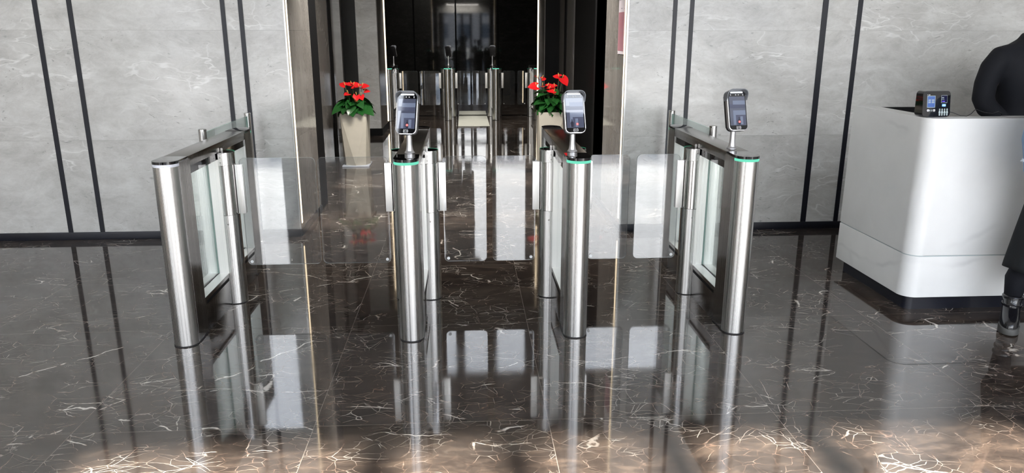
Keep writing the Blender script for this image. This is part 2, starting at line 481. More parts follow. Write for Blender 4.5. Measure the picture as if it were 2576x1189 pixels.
# lift hall between the two portals
XE, XF = -1.70, 1.50
struct('wall_hall_left', MB().box(XE - .4, XE, WE, WF, 0, 3.0), M['brown_stone'])
struct('wall_hall_right', MB().box(XF, XF + .4, WE, WF, 0, 3.0), M['brown_stone'])
struct('wall_hall_pier', MB().box(XR - .012, XF, WE, 7.33, 0, 3.0), M['brown_stone'])
struct('ceiling_hall', MB().box(-2.1, 2.0, WE, WF, 3.0, 3.1), M['ceiling'])
struct('door_1', MB().box(XE, XE + .015, 10.83, 12.15, .0, 3.0), M['black'])
struct('door_2', MB().box(XF - .015, XF, 7.4, 10.35, .0, 3.0), M['black'])
struct('trim_pier_left', MB().box(XL - .25, XL + .006, WE, 7.19, 0, 3.0), M['black'])
struct('trim_pier_right', MB().box(XR - .008, XF, 7.33, 7.45, 0, 3.0), M['black'])
struct('trim_slit_left', MB().box(XE, XE + .012, 9.75, 9.95, 0, 3.0), M['black'])  # thin dark strip on the left hall wall
struct('trim_slit_right', MB().box(XF - .012, XF, 11.28, 11.48, 0, 3.0), M['black'])  # matching thin dark strip, right hall wall
# far portal
FXL, FXR = -1.365, 1.272
struct('wall_far_portal_left', MB().box(-4.2, FXL, WF, WG, 0, 4.3), M['wall'])
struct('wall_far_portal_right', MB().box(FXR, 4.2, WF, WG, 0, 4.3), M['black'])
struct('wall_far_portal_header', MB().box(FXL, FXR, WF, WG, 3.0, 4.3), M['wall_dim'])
struct('wall_far_passage_left', MB().box(FXL, FXL + .01, WF + .02, WG - .05, .06, 3.0), M['brown_stone'])
struct('wall_far_passage_right', MB().box(FXR - .01, FXR, WF + .02, WG - .05, .06, 3.0), M['brown_stone'])
struct('wall_far_end', MB().box(-4, 4, FAR, FAR + .2, 0, 4.2), M['dark_stone'])
struct('wall_far_left', MB().box(-4.2, -4, WG, FAR, 0, 4.2), M['dark_stone'])
struct('wall_far_right', MB().box(4, 4.2, WG, FAR, 0, 4.2), M['dark_stone'])
struct('ceiling_far', MB().box(-4.2, 4.2, WG, FAR + .2, 4.2, 4.3), M['black_matte'])
struct('baseboard_far_end', MB().box(-4, 4, FAR - .02, FAR, 0, .14), M['black'])
for i, x in enumerate((-1.49, -.26, .985)):
    struct('trim_far_joint_%d' % (i + 1), MB().box(x - .022, x + .022, FAR - .012, FAR, .14, 4.2), M['black'])
# baseboards
BB = .06
struct('baseboard_facing_left', MB().box(-6, XL + .012, W - .012, W, 0, BB, .002), M['navy'])
struct('baseboard_facing_right', MB().box(XR - .012, 6.5, W - .012, W, 0, BB, .002), M['navy'])
struct('baseboard_passage_left', MB().box(XL, XL + .022, W, WE, 0, BB, .002), M['navy'])
struct('baseboard_passage_right', MB().box(XR - .022, XR, W, 7.33, 0, BB, .002), M['navy'])
struct('baseboard_far_portal_left', MB().box(XE, FXL + .012, WF - .012, WF, 0, .115), M['black'])
struct('baseboard_far_passage_left', MB().box(FXL, FXL + .02, WF, WG, 0, .115), M['black'])
struct('baseboard_far_passage_right', MB().box(FXR - .02, FXR, WF, WG, 0, .115), M['black'])
# dark vertical inlay strips of the lobby wall
for i, (x, w) in enumerate(((-3.155, .034), (-2.91, .034), (-1.803, .032), (-1.672, .032), (1.632, .032), (1.765, .032), (2.826, .044), (3.108, .036))):
    struct('trim_%d' % (i + 1), MB().box(x - w / 2, x + w / 2, W - .008, W, BB, CZ), M['navy'])
# corner lips beside the light strips
for nm, x, sgn in (('trim_corner_left', XL, 1), ('trim_corner_right', XR, -1)):
    struct(nm, MB().box(min(x, x + sgn * .014), max(x, x + sgn * .014), W - .002, W + .028, BB, 2.6), M['steel_flat'])
# light strips
def strip(x0, x1, y0, y1, z0, z1, label):
    o = MB().box(x0, x1, y0, y1, z0, z1).build('light_strip', M['warm'])
    tag(o, label, 'light strip')
strip(XL, XL + .016, W + .03, W + .062, .1, 2.6, 'glowing white light strip up the left corner of the passage, beside the left marble wall')
strip(XR - .016, XR, W + .03, W + .062, .1, 2.6, 'glowing white light strip up the right passage corner beside the pink notice board')
strip(FXL, FXL + .02, WG - .045, WG - .005, .115, 3.0, 'thin white light strip on the far left corner of the passage behind the left planter')
strip(FXR - .02, FXR, WG - .045, WG - .005, .115, 3.0, 'thin white light strip on the far right corner of the passage above the right planter')

# facade behind the photographer
FY, FH = -3.0, 5.84
struct('wall_facade_header', MB().box(-6, 6.5, FY - .12, FY + .1, FH, CZ), M['facade'])
fr = MB()
for x in (-5.95, -.15, .395, 1.02, 1.63, 2.6, 3.8, 5.0, 6.45):
    fr.box(x - .075, x + .075, FY - .05, FY + .05, 0, FH)
fr.box(-5.95, 6.45, FY - .05, FY + .05, 0, .06); fr.box(-5.95, 6.45, FY - .06, FY + .06, 2.95, 3.15)
fr.box(-4.8, -3.95, FY - .05, FY + .05, 0, FH)  # added unseen fin, darkens part of the second scanner's reflection
struct('window_1', fr, M['navy'])
struct('wall_facade_spandrel', MB().box(-1.7, 6.45, FY - .1, FY + .04, 4.1, 5.1), M['facade'])  # added unseen band, shaped to darken the lower reflection in the third scanner
struct('wall_facade_pier', MB().box(-2.9, -1.28, FY - .3, FY + .05, 0, FH), M['facade'])
struct('ground_outside', MB().box(-60, 60, -70, FY - .1, -.12, -.02), M['paving'])
struct('wall_opposite_building', MB().box(-45, 45, -62, -52, 0, 9), M['facade'])
wl = MB()
for i in range(-14, 15):
    for k in range(3): wl.box(i * 3 - .9, i * 3 + .9, -52.02, -51.95, 1 + k * 2.8, 2.8 + k * 2.8)
struct('window_2', wl, M['far_glass'])

# ------------------------------------------------------------------ turnstiles
L2, HW = .71, .063
def stadium_front(r, back, cyy, n=20):
    # half round at -y, straight to y = back
    return arc(0, cyy, r, PI, 2 * PI, n) + [(r, back), (-r, back)]

def make_turnstile(label, group, x, yc, flaps, lit=True):
    t = thing('turnstile', label, 'turnstile', (x, yc, 0), 0, group)
    cyy = -L2 + HW
    yb = -L2 + .211
    for sgn, nm in ((1, 'front'), (-1, 'rear')):
        R = Matrix.Rotation(0 if sgn == 1 else PI, 4, 'Z')
        MB().prism(stadium_front(HW, yb, cyy), .0, .952).xform(R).build('end_column', M['steel'], t, 40)
        MB().prism(stadium_front(HW + .002, yb, cyy), 0, .006).xform(R).build('floor_ring', M['black_matte'], t)
        side = MB()
        for q in (-1, 1):
            side.box(min(q * HW, q * (HW + .0008)), max(q * HW, q * (HW + .0008)), cyy + .004, yb, .007, .966)
        side.xform(R).build('side_panel', M['steel_dark'], t)
        b = MB().prism(arc(0, cyy, HW + .0005, PI, 2 * PI, 20) + [(HW + .0005, cyy + .012), (-HW - .0005, cyy + .012)], .952, .966).xform(R)
        o = b.build('light_band', M['green'] if (lit or sgn == -1) else M['white_band'], t, 40)
        if not lit and sgn == 1: o['label'] = 'unlit white light band'
        MB().prism(stadium_front(HW + .001, yb - .02, cyy), .966, .98, bev=.002).xform(R).build('top_lid', M['lid'], t, 40)
    MB().box(-HW, HW, yb - .02, -yb + .02, .925, .979, .002).build('beam', M['steel_dark'], t)
    u = MB().box(-HW + .006, HW - .006, yb, -yb, .884, .925).build('sensor_strip', M['black_gloss'], t)
    for s in (-1, 1):
        a, b_ = sorted((s * .062, s * -yb * 1.0)) if False else sorted((s * .062, s * (-yb)))
        bs = MB().box(-HW, HW, a, b_, 0, .198, .0015).build('base', M['steel_dark'], t)
        MB().box(-HW + .001, HW - .001, a + .001, b_ - .001, .1975, .2).build('ledge', M['steel_bright'], t)
        sl = MB()
        for q in (-1, 1):
            xx = sorted((q * HW, q * (HW + .001)))
            sl.box(xx[0], xx[1], a + .02, b_ - .02, .158, .176)
        sl.build('slot', M['black'], bs)
        pn = MB()
        pn.mi = 0
        pn.prism([(a, .2), (b_, .2), (b_, .886), (a, .886)], -.005, .005, 'x', capmi=0, sidemi=1)
        pn.build('glass_pane', [M['glass'], M['glass_edge']], t, 0)
        # pale inner face of the end column facing the pane
        y = -yb * s
        yy = sorted((y, y - s * .004))
        MB().box(-HW + .002, HW - .002, yy[0], yy[1], .2, .884).build('inner_jamb', M['steel_bright'], t)
    c = MB()
    for q in (-1, 1):
        xx = sorted((q * .006, q * HW)); c.box(xx[0], xx[1], -.0625, .0625, .0, .886)
    c.build('core_post', M['steel_bright'], t)
    for side, reach in flaps:
        S = Matrix.Scale(side, 4, (1, 0, 0))
        def lobe(r, x0, xc): return [(x0, -r)] + arc(xc, 0, r, -PI / 2, PI / 2, 20) + [(x0, r)]
        lp = MB().prism(lobe(.061, .0635, .079), 0, .553).xform(S).build('motor_post', M['steel'], t, 40)
        MB().box(.0635, .079, -.0618, -.0611, .001, .552).xform(S).build('cover_plate', M['steel_flat'], lp)
        MB().prism(lobe(.0625, .0635, .079), 0, .005).xform(S).build('floor_ring', M['black_matte'], t)
        MB().disc((.085, -.0615, .50), .005, 'y').xform(S).build('lock', M['chrome'], lp)
        MB().prism(lobe(.0595, .0635, .079), .5545, .849).xform(S).build('hinge_drum', M['chrome'], t, 40)
        MB().prism(lobe(.061, .0635, .079), .8505, .918).xform(S).build('post_cap', M['steel'], t, 40)
        MB().prism(lobe(.0612, .0635, .079), .918, .9235, bev=.0015).xform(S).build('cap_rim', M['chrome'], t, 40)
        MB().prism(lobe(.057, .0635, .079), .9236, .925).xform(S).build('cap_disc', M['lid'], t, 40)
        MB().prism(arc(.079, 0, .0615, .15, PI / 2, 12) + arc(.079, 0, .0595, PI / 2, .15, 12), .917, .926).xform(S).build('cap_light', M['dim_green'], t)
        for zz in (.868, .897): MB().disc((.075, -.0615, zz), .0045, 'y').xform(S).build('screw', M['chrome'], t)
        MB().box(.066, .078, -.005, .005, .925, .945).xform(S).build('latch', M['chrome'], t)
        br = MB()
        for q in (-1, 1):
            yy = sorted((q * .0055, q * .0165)); br.box(.132, .181, yy[0], yy[1], .555, .849, .0015)
        br.box(.132, .140, -.0165, .0165, .555, .849)
        br.xform(S).build('clamp', M['steel_bright'], t)
        fp = MB().prism(rrect(.163, reach, .231, .885, .028, 8), -.005, .005, 'y', capmi=0, sidemi=1).xform(S)
        fl = fp.build('flap', [M['flap'], M['flap_edge']], t, 40)
        MB().disc((.187, -.0055, .252), .0095, 'y').xform(S).build('sticker', M['white_print'], fl)
    return t

Y1 = 3.7126 + L2
G1, G2 = 'turnstiles of the near row', 'turnstiles of the far row'
UX = (-1.4974, -.3075, .5773, 1.4597)
make_turnstile('leftmost near steel turnstile, white unlit band, no face scanner on top', G1, UX[0], Y1, [(1, .602)], lit=False)
make_turnstile('near steel turnstile second from left, flap on each side, left flap very wide', G1, UX[1], Y1, [(-1, .574), (1, .4235)])
make_turnstile('near steel turnstile third from left, two short flaps, in front of the right planter', G1, UX[2], Y1, [(-1, .424), (1, .41)])
make_turnstile('rightmost near steel turnstile, green band, nearest the white desk', G1, UX[3], Y1, [(-1, .428)])
Y2 = 14.22 + L2
VX = (-1.425, -.335, .57, 1.356)
make_turnstile('far turnstile partly hidden behind the left passage corner, leftmost of the far row', G2, VX[0], Y2, [(1, .50)])
make_turnstile('far turnstile seen above the scanner of the second near turnstile, left of the pale mat', G2, VX[1], Y2, [(-1, .555), (1, .433)])
make_turnstile('far turnstile standing just right of the pale floor mat, in the dark hall', G2, VX[2], Y2, [(-1, .44), (1, .40)])
make_turnstile('far turnstile half hidden behind the red flowers of the right planter', G2, VX[3], Y2, [(-1, .33)])

# ------------------------------------------------------------------ face scanners
def make_scanner(label, group, x, y, yaw, flip=False, ext=0):
    t = thing('face_scanner', label, 'face scanner', (x, y, .98), yaw, group)
    pole = MB().lathe([(.027, 0), (.027, .005), (.024, .007), (.021, .011), (.018, .022), (.0155, .04), (.0145, .06), (.0145, .115 + ext)], 0, 0, 28)
    pole.build('pole', M['silver'], t, 40)
    tilt = math.radians(-17)
    T = Matrix.Translation((0, -.014, .205 + ext)) @ Matrix.Rotation(tilt, 4, 'X')
    w, h = .056, .108
    def put(mb, nm, m, par=t, sm=40): return mb.xform(T).build(nm, m, par, sm)
    put(MB().prism(rrect(-w, w, -h, h, .024, 8), -.016, .006, 'y', bev=.004), 'housing', M['silver'])
    put(MB().prism(rrect(-w + .001, w - .001, -h + .001, h - .001, .023, 8), .006, .026, 'y', bev=.005), 'back_case', M['black_matte'])
    put(MB().prism(rrect(-w + .004, w - .004, -h + .004, h - .004, .021, 8), -.0175, -.0161, 'y'), 'front_glass', M['lid'])
    sc = put(MB().prism(rrect(-w + .0095, w - .0095, -h + .028, h - .032, .001, 2), -.0181, -.0176, 'y'), 'display', M['screen'])
    dw0, dw1, dz0, dz1 = -w + .0095, w - .0095, -h + .028, h - .032
    def dq(a, b, c, d, k, nm, m):
        put(MB().box(dw0 + (dw1 - dw0) * a, dw0 + (dw1 - dw0) * b, -.0184 - k * .00012, -.0180, dz0 + (dz1 - dz0) * c, dz0 + (dz1 - dz0) * d), nm, m, sc)
    dq(.0, .99, .60, .74, 0, 'picture_band', M['pic_dark'])
    dq(.22, .99, .72, .86, 1, 'picture_windows', M['pic_light'])
    dq(.20, .98, .02, .52, 1, 'picture_facade', M['pic_light'])
    dq(.36, .98, .02, .36, 2, 'picture_doorway', M['pic_dark'])
    dq(.50 if flip else .64, .66 if flip else .80, .03, .31, 3, 'picture_opening', M['pic_light'])
    px0 = .30 if flip else .56
    pm = MB(); fw_ = dw1 - dw0; fh_ = dz1 - dz0
    pm.prism([(dw0 + fw_ * (px0 + a), dz0 + fh_ * b) for a, b in ((-.07, .02), (-.09, .16), (-.05, .21), (-.025, .22), (-.03, .27), (.0, .29), (.03, .27), (.025, .22), (.05, .21), (.09, .16), (.07, .02))], -.0190, -.0183, 'y')
    put(pm, 'picture_silhouette', M['pic_black'], sc)
    put(MB().prism(rrect(-.036, .036, h - .0135, h - .0065, .0015, 3), -.0186, -.0176, 'y'), 'lamp_bar', M['led'])
    for xx in (-.006, .010): put(MB().disc((xx, -.0183, h - .023), .0033, 'y', 16), 'camera_lens', M['lens'])
    for xx in (-.036, .036): put(MB().prism(rrect(xx - .0022, xx + .0022, h - .028, h - .018, .002, 3), -.0186, -.0177, 'y'), 'sensor', M['lens'])
    # round badge with side arcs
    bd = MB()
    cz = -h + .0155
    for r0, r1, a0, a1 in ((.0085, .0068, 0, 2 * PI),):
        bd.prism(arc(0, cz, r0, 0, 2 * PI, 28)[:-1], -.0185, -.0177, 'y')
    ob = put(bd, 'badge', M['lens'])
    put(MB().prism(arc(0, cz, .0066, 0, 2 * PI, 24)[:-1], -.0189, -.0184, 'y'), 'badge_center', M['lid'], ob)
    put(MB().box(-.005, .005, -.0194, -.0188, cz - .0012, cz + .0012), 'badge_bar', M['lens'], ob)
    for sg in (0, PI):
        put(MB().prism(arc(0, cz, .0135, sg - .8, sg + .8, 10) + arc(0, cz, .0112, sg + .8, sg - .8, 10), -.0185, -.0177, 'y'), 'badge_arc', M['lens'], ob)
    # red cross icon on the display
    ic = put(MB().disc((.006 if not flip else .010, -.0184, -h + .047), .0068, 'y', 20, .0016), 'cross_icon', M['red_icon'], sc)
    cx = .006 if not flip else .010
    for a in (PI / 4, -PI / 4):
        bb = MB().box(-.0046, .0046, -.0007, .0007, -.0008, .0008).xform(Matrix.Translation((cx, -.0190, -h + .047)) @ Matrix.Rotation(a, 4, 'Y'))
        put(bb, 'cross_stroke', M['lens'], ic)
    # rain hood round the top
    n = 14
    def hoodpath(off):
        pts = [(-w - off, h - .052)] + arc(-w - off + .026 + off, h + off - .026 - off, .026 + off, PI, PI / 2, n) + \
              arc(w + off - .026 - off, h + off - .026 - off, .026 + off, PI / 2, 0, n) + [(w + off, h - .052)]
        return pts
    out, inn = hoodpath(.005), hoodpath(.0012)
    hb = MB(); bm = hb.bm
    def yfront(p):
        f = max(0, min(1, (p[1] - (h - .052)) / .046)); return -.017 - .026 * f ** .7
    rows = []
    for po, pi_ in zip(out, inn):
        yf = yfront(po)
        rows.append([bm.verts.new((po[0], .012, po[1])), bm.verts.new((po[0], yf, po[1])), bm.verts.new((pi_[0], yf, pi_[1])), bm.verts.new((pi_[0], .012, pi_[1]))])
    for a, b in zip(rows, rows[1:]):
        for k in range(4): bm.faces.new((a[k], a[(k + 1) % 4], b[(k + 1) % 4], b[k]))
    bm.faces.new(rows[0]); bm.faces.new(rows[-1][::-1])
    put(hb, 'hood', M['hood'])
    return t
GS = 'face scanners on the near turnstiles'
make_scanner('face scanner on a silver pole, turned to the left, on the second near turnstile', GS, -.3, 3.95, math.radians(-13))
make_scanner('face scanner on a silver pole in front of the right planter, third near turnstile', GS, .566, 3.945, math.radians(9), True)
make_scanner('rightmost face scanner, against the marble wall, on the near turnstile beside the desk', GS, 1.458, 4.0, math.radians(9))
GF = 'face scanners on the far turnstiles'
make_scanner('dark back of a far face scanner beside the left passage light strip', GF, VX[0], 15.4, PI - .5, ext=.06)
make_scanner('dark back of the far face scanner left of the far middle lane, leaning right', GF, VX[1], 15.4, PI - .55, ext=.06)
make_scanner('dark back of the far face scanner right of the far middle lane', GF, VX[2] - .02, 15.4, PI - .3, ext=.06)

# ------------------------------------------------------------------ short glass railings
def railing(label, x, group='short glass railings by the marble wall'):
    t = thing('glass_railing', label, 'railing', (x, 5.27, 0), 0, group)
    for y in (-.50, .50):
        p = MB().lathe([(.024, .006), (.024, 1.0)], 0, y, 24).build('post', M['steel'], t, 40)
        MB().lathe([(.0245, 1.0), (.0245, 1.012), (.022, 1.014)], 0, y, 24).build('cap', M['chrome'], p, 40)
        MB().lathe([(.042, 0), (.042, .006), (.03, .010), (.026, .016)], 0, y, 24).build('flange', M['steel_flat'], p, 40)
    MB().prism([(-.474, .12), (.474, .12), (.474, .99), (-.474, .99)], -.005, .005, 'x', capmi=0, sidemi=1).build('glass_panel', [M['glass'], M['glass_edge']], t, 0)
    return t
railing('short glass railing with steel posts behind the leftmost near turnstile', -1.645)
railing('short glass railing with steel posts behind the rightmost near turnstile', 1.605)

# ------------------------------------------------------------------ potted anthuriums
def leaf_mesh(mb, base, direction, length, width, droop, roll=0, fold=.18, nu=9, nv=6):
    d = Vector(direction).normalized()
    side = d.cross(Vector((0, 0, 1)))
    if side.length < .05: side = Vector((1, 0, 0))
    side.normalize(); nrm = side.cross(d)
    side.rotate(Matrix.Rotation(roll, 3, d)); nrm.rotate(Matrix.Rotation(roll, 3, d))
    rows = []
    for i in range(nu + 1):
        u = i / nu
        wd = width * (math.sin(PI * min(1, (u * .86 + .14)) ** .72) ** .9 if u < 1 else 0.02)
        row = []
        for k in range(-nv // 2, nv // 2 + 1):
            v = k / (nv / 2)
            back = -.30 * length * (abs(v) ** 1.5) * (1 - u) ** 2.2
            p = Vector(base) + d * (u * length + back) + side * (v * wd) + nrm * (fold * abs(v) * wd - droop * u * u * length)
            p.x = max(-.315, min(.42, p.x)); p.y = min(.3, p.y)
            row.append(mb.bm.verts.new(p))
        rows.append(row)
    for a, b in zip(rows, rows[1:]):
        for k in range(len(a) - 1):
            f = mb.bm.faces.new((a[k], a[k + 1], b[k + 1], b[k])); f.material_index = mb.mi

def make_plant(label, x, y, flowers, seed, top=.655, s=.16):
    rnd = random.Random(seed)
    t = thing('potted_anthurium', label, 'potted plant', (x, y, 0), 0, 'potted anthuriums in the passage')
    MB().box(-.165, .165, -.165, .165, 0, .018, .004).build('base_plate', M['pot_base'], t)
    # faceted pot: square rim, square foot, inverted triangle facets on each side
    mb = MB(); bm = mb.bm
    wt, wb = s, .120; zt, zb = top, .018
    rim = [bm.verts.new((sx * wt, sy * wt, zt)) for sx, sy in ((-1, -1), (1, -1), (1, 1), (-1, 1))]
    foot = [bm.verts.new((sx * wb, sy * wb, zb)) for sx, sy in ((-1, -1), (1, -1), (1, 1), (-1, 1))]
    mid = [bm.verts.new(((sx) * .163, (sy) * .163, zb)) for sx, sy in ((0, -1), (1, 0), (0, 1), (-1, 0))]
    # mid points sit proud of the foot edge so the triangles catch the light
    for i in range(4):
        a, b = rim[i], rim[(i + 1) % 4]; c, d = foot[i], foot[(i + 1) % 4]; m_ = mid[i]
        m_.co *= 1.0; m_.co.z = zb
        bm.faces.new((a, m_, b)); bm.faces.new((a, c, m_)); bm.faces.new((b, m_, d))
    bm.faces.new([foot[0], mid[0], foot[1], mid[1], foot[2], mid[2], foot[3], mid[3]])
    inr = [bm.verts.new((v.co.x * .93, v.co.y * .93, zt)) for v in rim]
    inl = [bm.verts.new((v.co.x * .90, v.co.y * .90, zt - .05)) for v in rim]
    for i in range(4):
        j = (i + 1) % 4
        bm.faces.new((rim[i], rim[j], inr[j], inr[i])); bm.faces.new((inr[i], inr[j], inl[j], inl[i]))
    bm.faces.new(inl)
    mb.build('pot', M['pot'], t, 0)
    MB().box(-.142, .142, -.142, .142, zt - .049, zt - .018, .008).build('soil', M['soil'], t)
    lf = MB(); st = MB()
    k = 0
    for ring, cnt, el, ln, ht in ((0, 12, -.40, .175, .10), (1, 13, -.2, .18, .17), (2, 11, -.05, .16, .24), (3, 9, -.7, .15, .12)):
        for i in range(cnt):
            a = 2 * PI * (i + .5 * (ring % 2)) / cnt + rnd.uniform(-.2, .2)
            rr = rnd.uniform(.07, .145) if ring != 2 else rnd.uniform(.02, .08)
            b = Vector((rr * math.cos(a), rr * math.sin(a), zt + ht * rnd.uniform(.55, 1.05)))
            st.tube([(.35 * b.x, .35 * b.y, zt - .03), (.75 * b.x, .75 * b.y, zt + (b.z - zt) * .7), b], .0025, 6)
            dr = Vector((math.cos(a), math.sin(a), el + rnd.uniform(-.3, .2)))
            L_ = ln * rnd.uniform(.8, 1.2)
            leaf_mesh(lf, b, dr, L_, L_ * .42, rnd.uniform(.15, .4), rnd.uniform(-.5, .5))
    lf.build('foliage', M['leaf'], t, 180)
    st.build('stalks', M['stem'], t, 180)
    for (fx, fy, fz, az, el, sz) in flowers:
        fl = MB(); b = Vector((fx, fy, fz))
        fl.mi = 1
        fl.tube([(fx * .3, fy * .3, zt - .02), (fx * .8, fy * .8, zt + (fz - zt) * .6), (fx, fy, fz)], .0028, 6)
        fl.mi = 0
        dr = Vector((math.cos(az) * math.cos(el), math.sin(az) * math.cos(el), math.sin(el)))
        leaf_mesh(fl, b, dr, sz, sz * .52, .12, .75 * math.cos(az) + rnd.uniform(-.15, .15), .15)
        o = fl.build('flower', [M['spathe'], M['stem']], t, 180)
        sd = (Vector((0, 0, 1)) + dr * .35 + Vector((0, -.15, 0))).normalized()
        MB().tube([b + sd * .004, b + sd * .03, b + sd * .052], [.005, .0045, .0025], 8).build('spadix', M['spadix'], o, 180)
    return t
fl_l = [(-.09, -.06, .98, 2.6, .35, .095), (-.02, .03, .985, -2.6, .12, .09), (.0, -.02, .975, -.1, .15, .10), (.075, -.05, .955, -1.9, .2, .10), (.105, -.02, .965, -.1, .15, .095),
        (-.05, -.10, .885, -2.2, -.1, .075), (.05, -.13, .865, -1.7, -.9, .085), (.10, -.10, .86, -1.2, -.6, .075), (.13, 0, .91, .3, 0, .075)]
make_plant('potted anthurium with red flowers in a beige planter at the left passage wall', -1.366, 9.36, fl_l, 3)
fl_r = [(-.16, -.04, 1.055, -2.2, .5, .085), (-.11, -.02, 1.05, .3, .1, .06), (-.18, -.08, .965, -2.9, .0, .115), (-.11, -.09, .965, -1.6, .1, .11), (-.05, -.08, .96, -.2, .15, .095), (-.03, -.11, .925, -.5, -.35, .085),
        (.10, -.04, 1.075, 2.5, .2, .095), (.14, -.05, 1.06, -.9, -.75, .12), (.03, -.12, .895, -1.3, -.4, .055), (.055, .0, .95, 2.8, .35, .08)]
make_plant('potted anthurium with red flowers in a beige planter behind the third near turnstile', 1.055, 9.36, fl_r, 11)

# ------------------------------------------------------------------ pale patch in the far lane, floor socket, notice boards
o = MB().box(-.14, .42, 13.3, 16.0, 0, .006, .002).build('floor_mat', M['mat'])  # thin pale slab on the floor of the far middle lane
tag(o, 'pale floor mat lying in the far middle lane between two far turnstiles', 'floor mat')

t = thing('notice_board', 'pink notice board with pale header on the right passage wall beside the light strip', 'notice board', (XR - .0145, 6.14, 1.43))
MB().box(-.003, .0027, -.115, .115, 0, .60).build('board', M['paper'], t)
MB().box(-.004, -.003, -.108, .108, .025, .325).build('pink_panel', M['pink'], t)
hd = MB()
hd.box(-.0038, -.003, -.095, .10, .418, .423); hd.box(-.0038, -.003, -.055, -.02, .425, .434)
hd.build('header_line', M['ink'], t)
bm_ = MB()
bm_.prism(arc(.07, .432, .012, 0, 2 * PI, 16)[:-1], -.004, -.003, 'x')
bm_.build('emblem', M['ink'], t)
ln = MB()
for i, (a, b, zz) in enumerate(((-.02, .02, .285), (-.06, .05, .262), (-.075, .075, .245), (-.075, .07, .232), (-.075, .04, .219), (-.075, .06, .206), (-.05, .03, .165), (-.04, .03, .145))):
    ln.box(-.0046, -.004, a, b, zz - .0025, zz + .0025)
ln.build('print_lines', M['pink_dark'], t)
cap_ = MB().box(-.0038, -.003, -.02, .02, .352, .357).build('caption', M['ink'], t)
bt = MB()
for zz in (.012, .35): bt.disc((-.004, .104 if zz < .1 else -.104, zz), .004, 'x')
bt.build('pin', M['ink'], t)

# ------------------------------------------------------------------ reception desk
def desk_profile(x0, y0, y1, x1, r, th=None):
    return [(x1, y0)] + [(x1, y0)]
t = thing('reception_desk', 'white marble reception desk with rounded front corner and black plinth', 'desk', (2.56, 3.995, 0))
DX, DY, DR, DT = 3.2, .83, .085, .11
def ushape(off, th, x1=DX, y1=DY, r=DR):
    r = max(.01, r - off); ri = max(.005, r - th)
    o_ = [(x1, off)] + arc(off + r, off + r, r, -PI / 2, -PI, 14) + [(off, y1 - off)]
    i_ = [(off + th, y1 - off)] + arc(off + th + ri, off + th + ri, ri, PI, 3 * PI / 2, 8) + [(x1, off + th)]
    return o_ + i_
MB().prism(ushape(.04, .04), 0, .095).build('plinth', M['navy'], t, 40)
MB().prism(ushape(0, DT), .088, .338, bev=.003).build('lower_panel', M['white'], t, 40)
MB().prism(ushape(.004, DT - .008), .338, .344).build('groove', M['grey_print'], t, 40)
MB().prism(ushape(0, DT), .344, 1.136, bev=.004).build('counter_front', M['white'], t, 40)
MB().box(DT, DX, DT, DY - .02, .70, .735, .003).build('worktop', M['black_matte'], t)
MB().box(DT + .002, .62, DY - .05, DY - .025, .735, 1.125, .003).build('back_panel', M['black'], t)
MB().box(DX - .04, DX, DT, DY, 0, .70).build('end_panel', M['white'], t)
MB().box(DT + .01, DT + .05, DT + .01, DY - .02, .0, .70).build('inner_panel', M['black_matte'], t)
DTOP = 1.136
o = MB().box(3.045, 3.60, 4.002, 4.10, DTOP, DTOP + .003, .001).build('desk_mat', M['grey_mat'])  # thin grey strip laid in as painted shade along the ledge
tag(o, 'grey mat strip lying on the front ledge of the white reception desk', 'mat')

# payment terminal on the desk
t = thing('card_reader', 'black glossy desktop card reader with blue screen on the white desk corner', 'card reader', (2.648, 4.115, DTOP), .05)
tl = math.radians(-9)
hw, hh = .083, .143
body = MB()
pf = [(-.030, 0), (-.018, .004)]
bp = MB().prism(rrect(-hw, hw, .002, hh, .020, 10), -.035, .040, 'y', bev=.008, seg=3)
for v in bp.bm.verts:
    f = v.co.z / hh
    if v.co.y > 0: v.co.y = v.co.y * (1.0 - .45 * f)
    v.co.y += .022 * f
bp.build('housing', M['black_gloss'], t, 50)
FT = Matrix.Translation((0, -.0352, 0)) @ Matrix.Rotation(-math.atan2(.022, hh), 4, 'X')
def onf(mb, nm, m, par=t, lab=None):
    o = mb.xform(FT).build(nm, m, par, 40)
    return o
def px(u, v):   # crop-pixel (1585x1189 view) to face coordinates
    return ((u - 742) / 560 * hw, .0 + (985 - v) / 835 * hh)
def frect(u0, v0, u1, v1, y0, y1, r=.002):
    a, b = px(u0, v1), px(u1, v0)
    return MB().prism(rrect(a[0], b[0], a[1], b[1], r, 4), y0, y1, 'y')
s_ = onf(frect(352, 290, 682, 675, -.0012, 0, .002), 'display_frame', M['grey_print'])
onf(frect(368, 306, 666, 660, -.0017, -.0011, .001), 'display', M['blue_screen'], s_)
FR = (PI / 2 + math.atan2(.022, hh) * -1, 0, 0)
def ftext(body_, u, v, size, m, nm, par):
    p = px(u, v)
    o = text_mesh(body_, size, m, nm, par, (0, 0, 0), (0, 0, 0))
    mm = FT @ Matrix.Translation((p[0], -.0022, p[1])) @ Matrix.Rotation(PI / 2, 4, 'X')
    o.data.transform(mm)
    return o
for u in (448, 585):
    onf(frect(u - 52, 415, u + 52, 527, -.0020, -.0016, .001), 'digit_tile', M['grey_print'], s_)
ftext('00', 448, 471, .0165, M['blue_screen'], 'digits', s_)
ftext('00', 585, 471, .0165, M['blue_screen'], 'digits', s_)
ftext('P-100', 402, 265, .0075, M['white_print'], 'model_text', t)
s2 = onf(frect(925, 278, 1165, 525, -.0012, 0, .001), 'side_frame', M['grey_print'])
onf(frect(933, 286, 1157, 517, -.0017, -.0011, .001), 'side_display', M['small_screen'], s2)
onf(frect(940, 345, 1025, 372, -.0020, -.0016, .0005), 'text_row', M['grey_print'], s2)
onf(frect(936, 405, 1045, 418, -.0020, -.0016, .0005), 'text_row', M['grey_print'], s2)
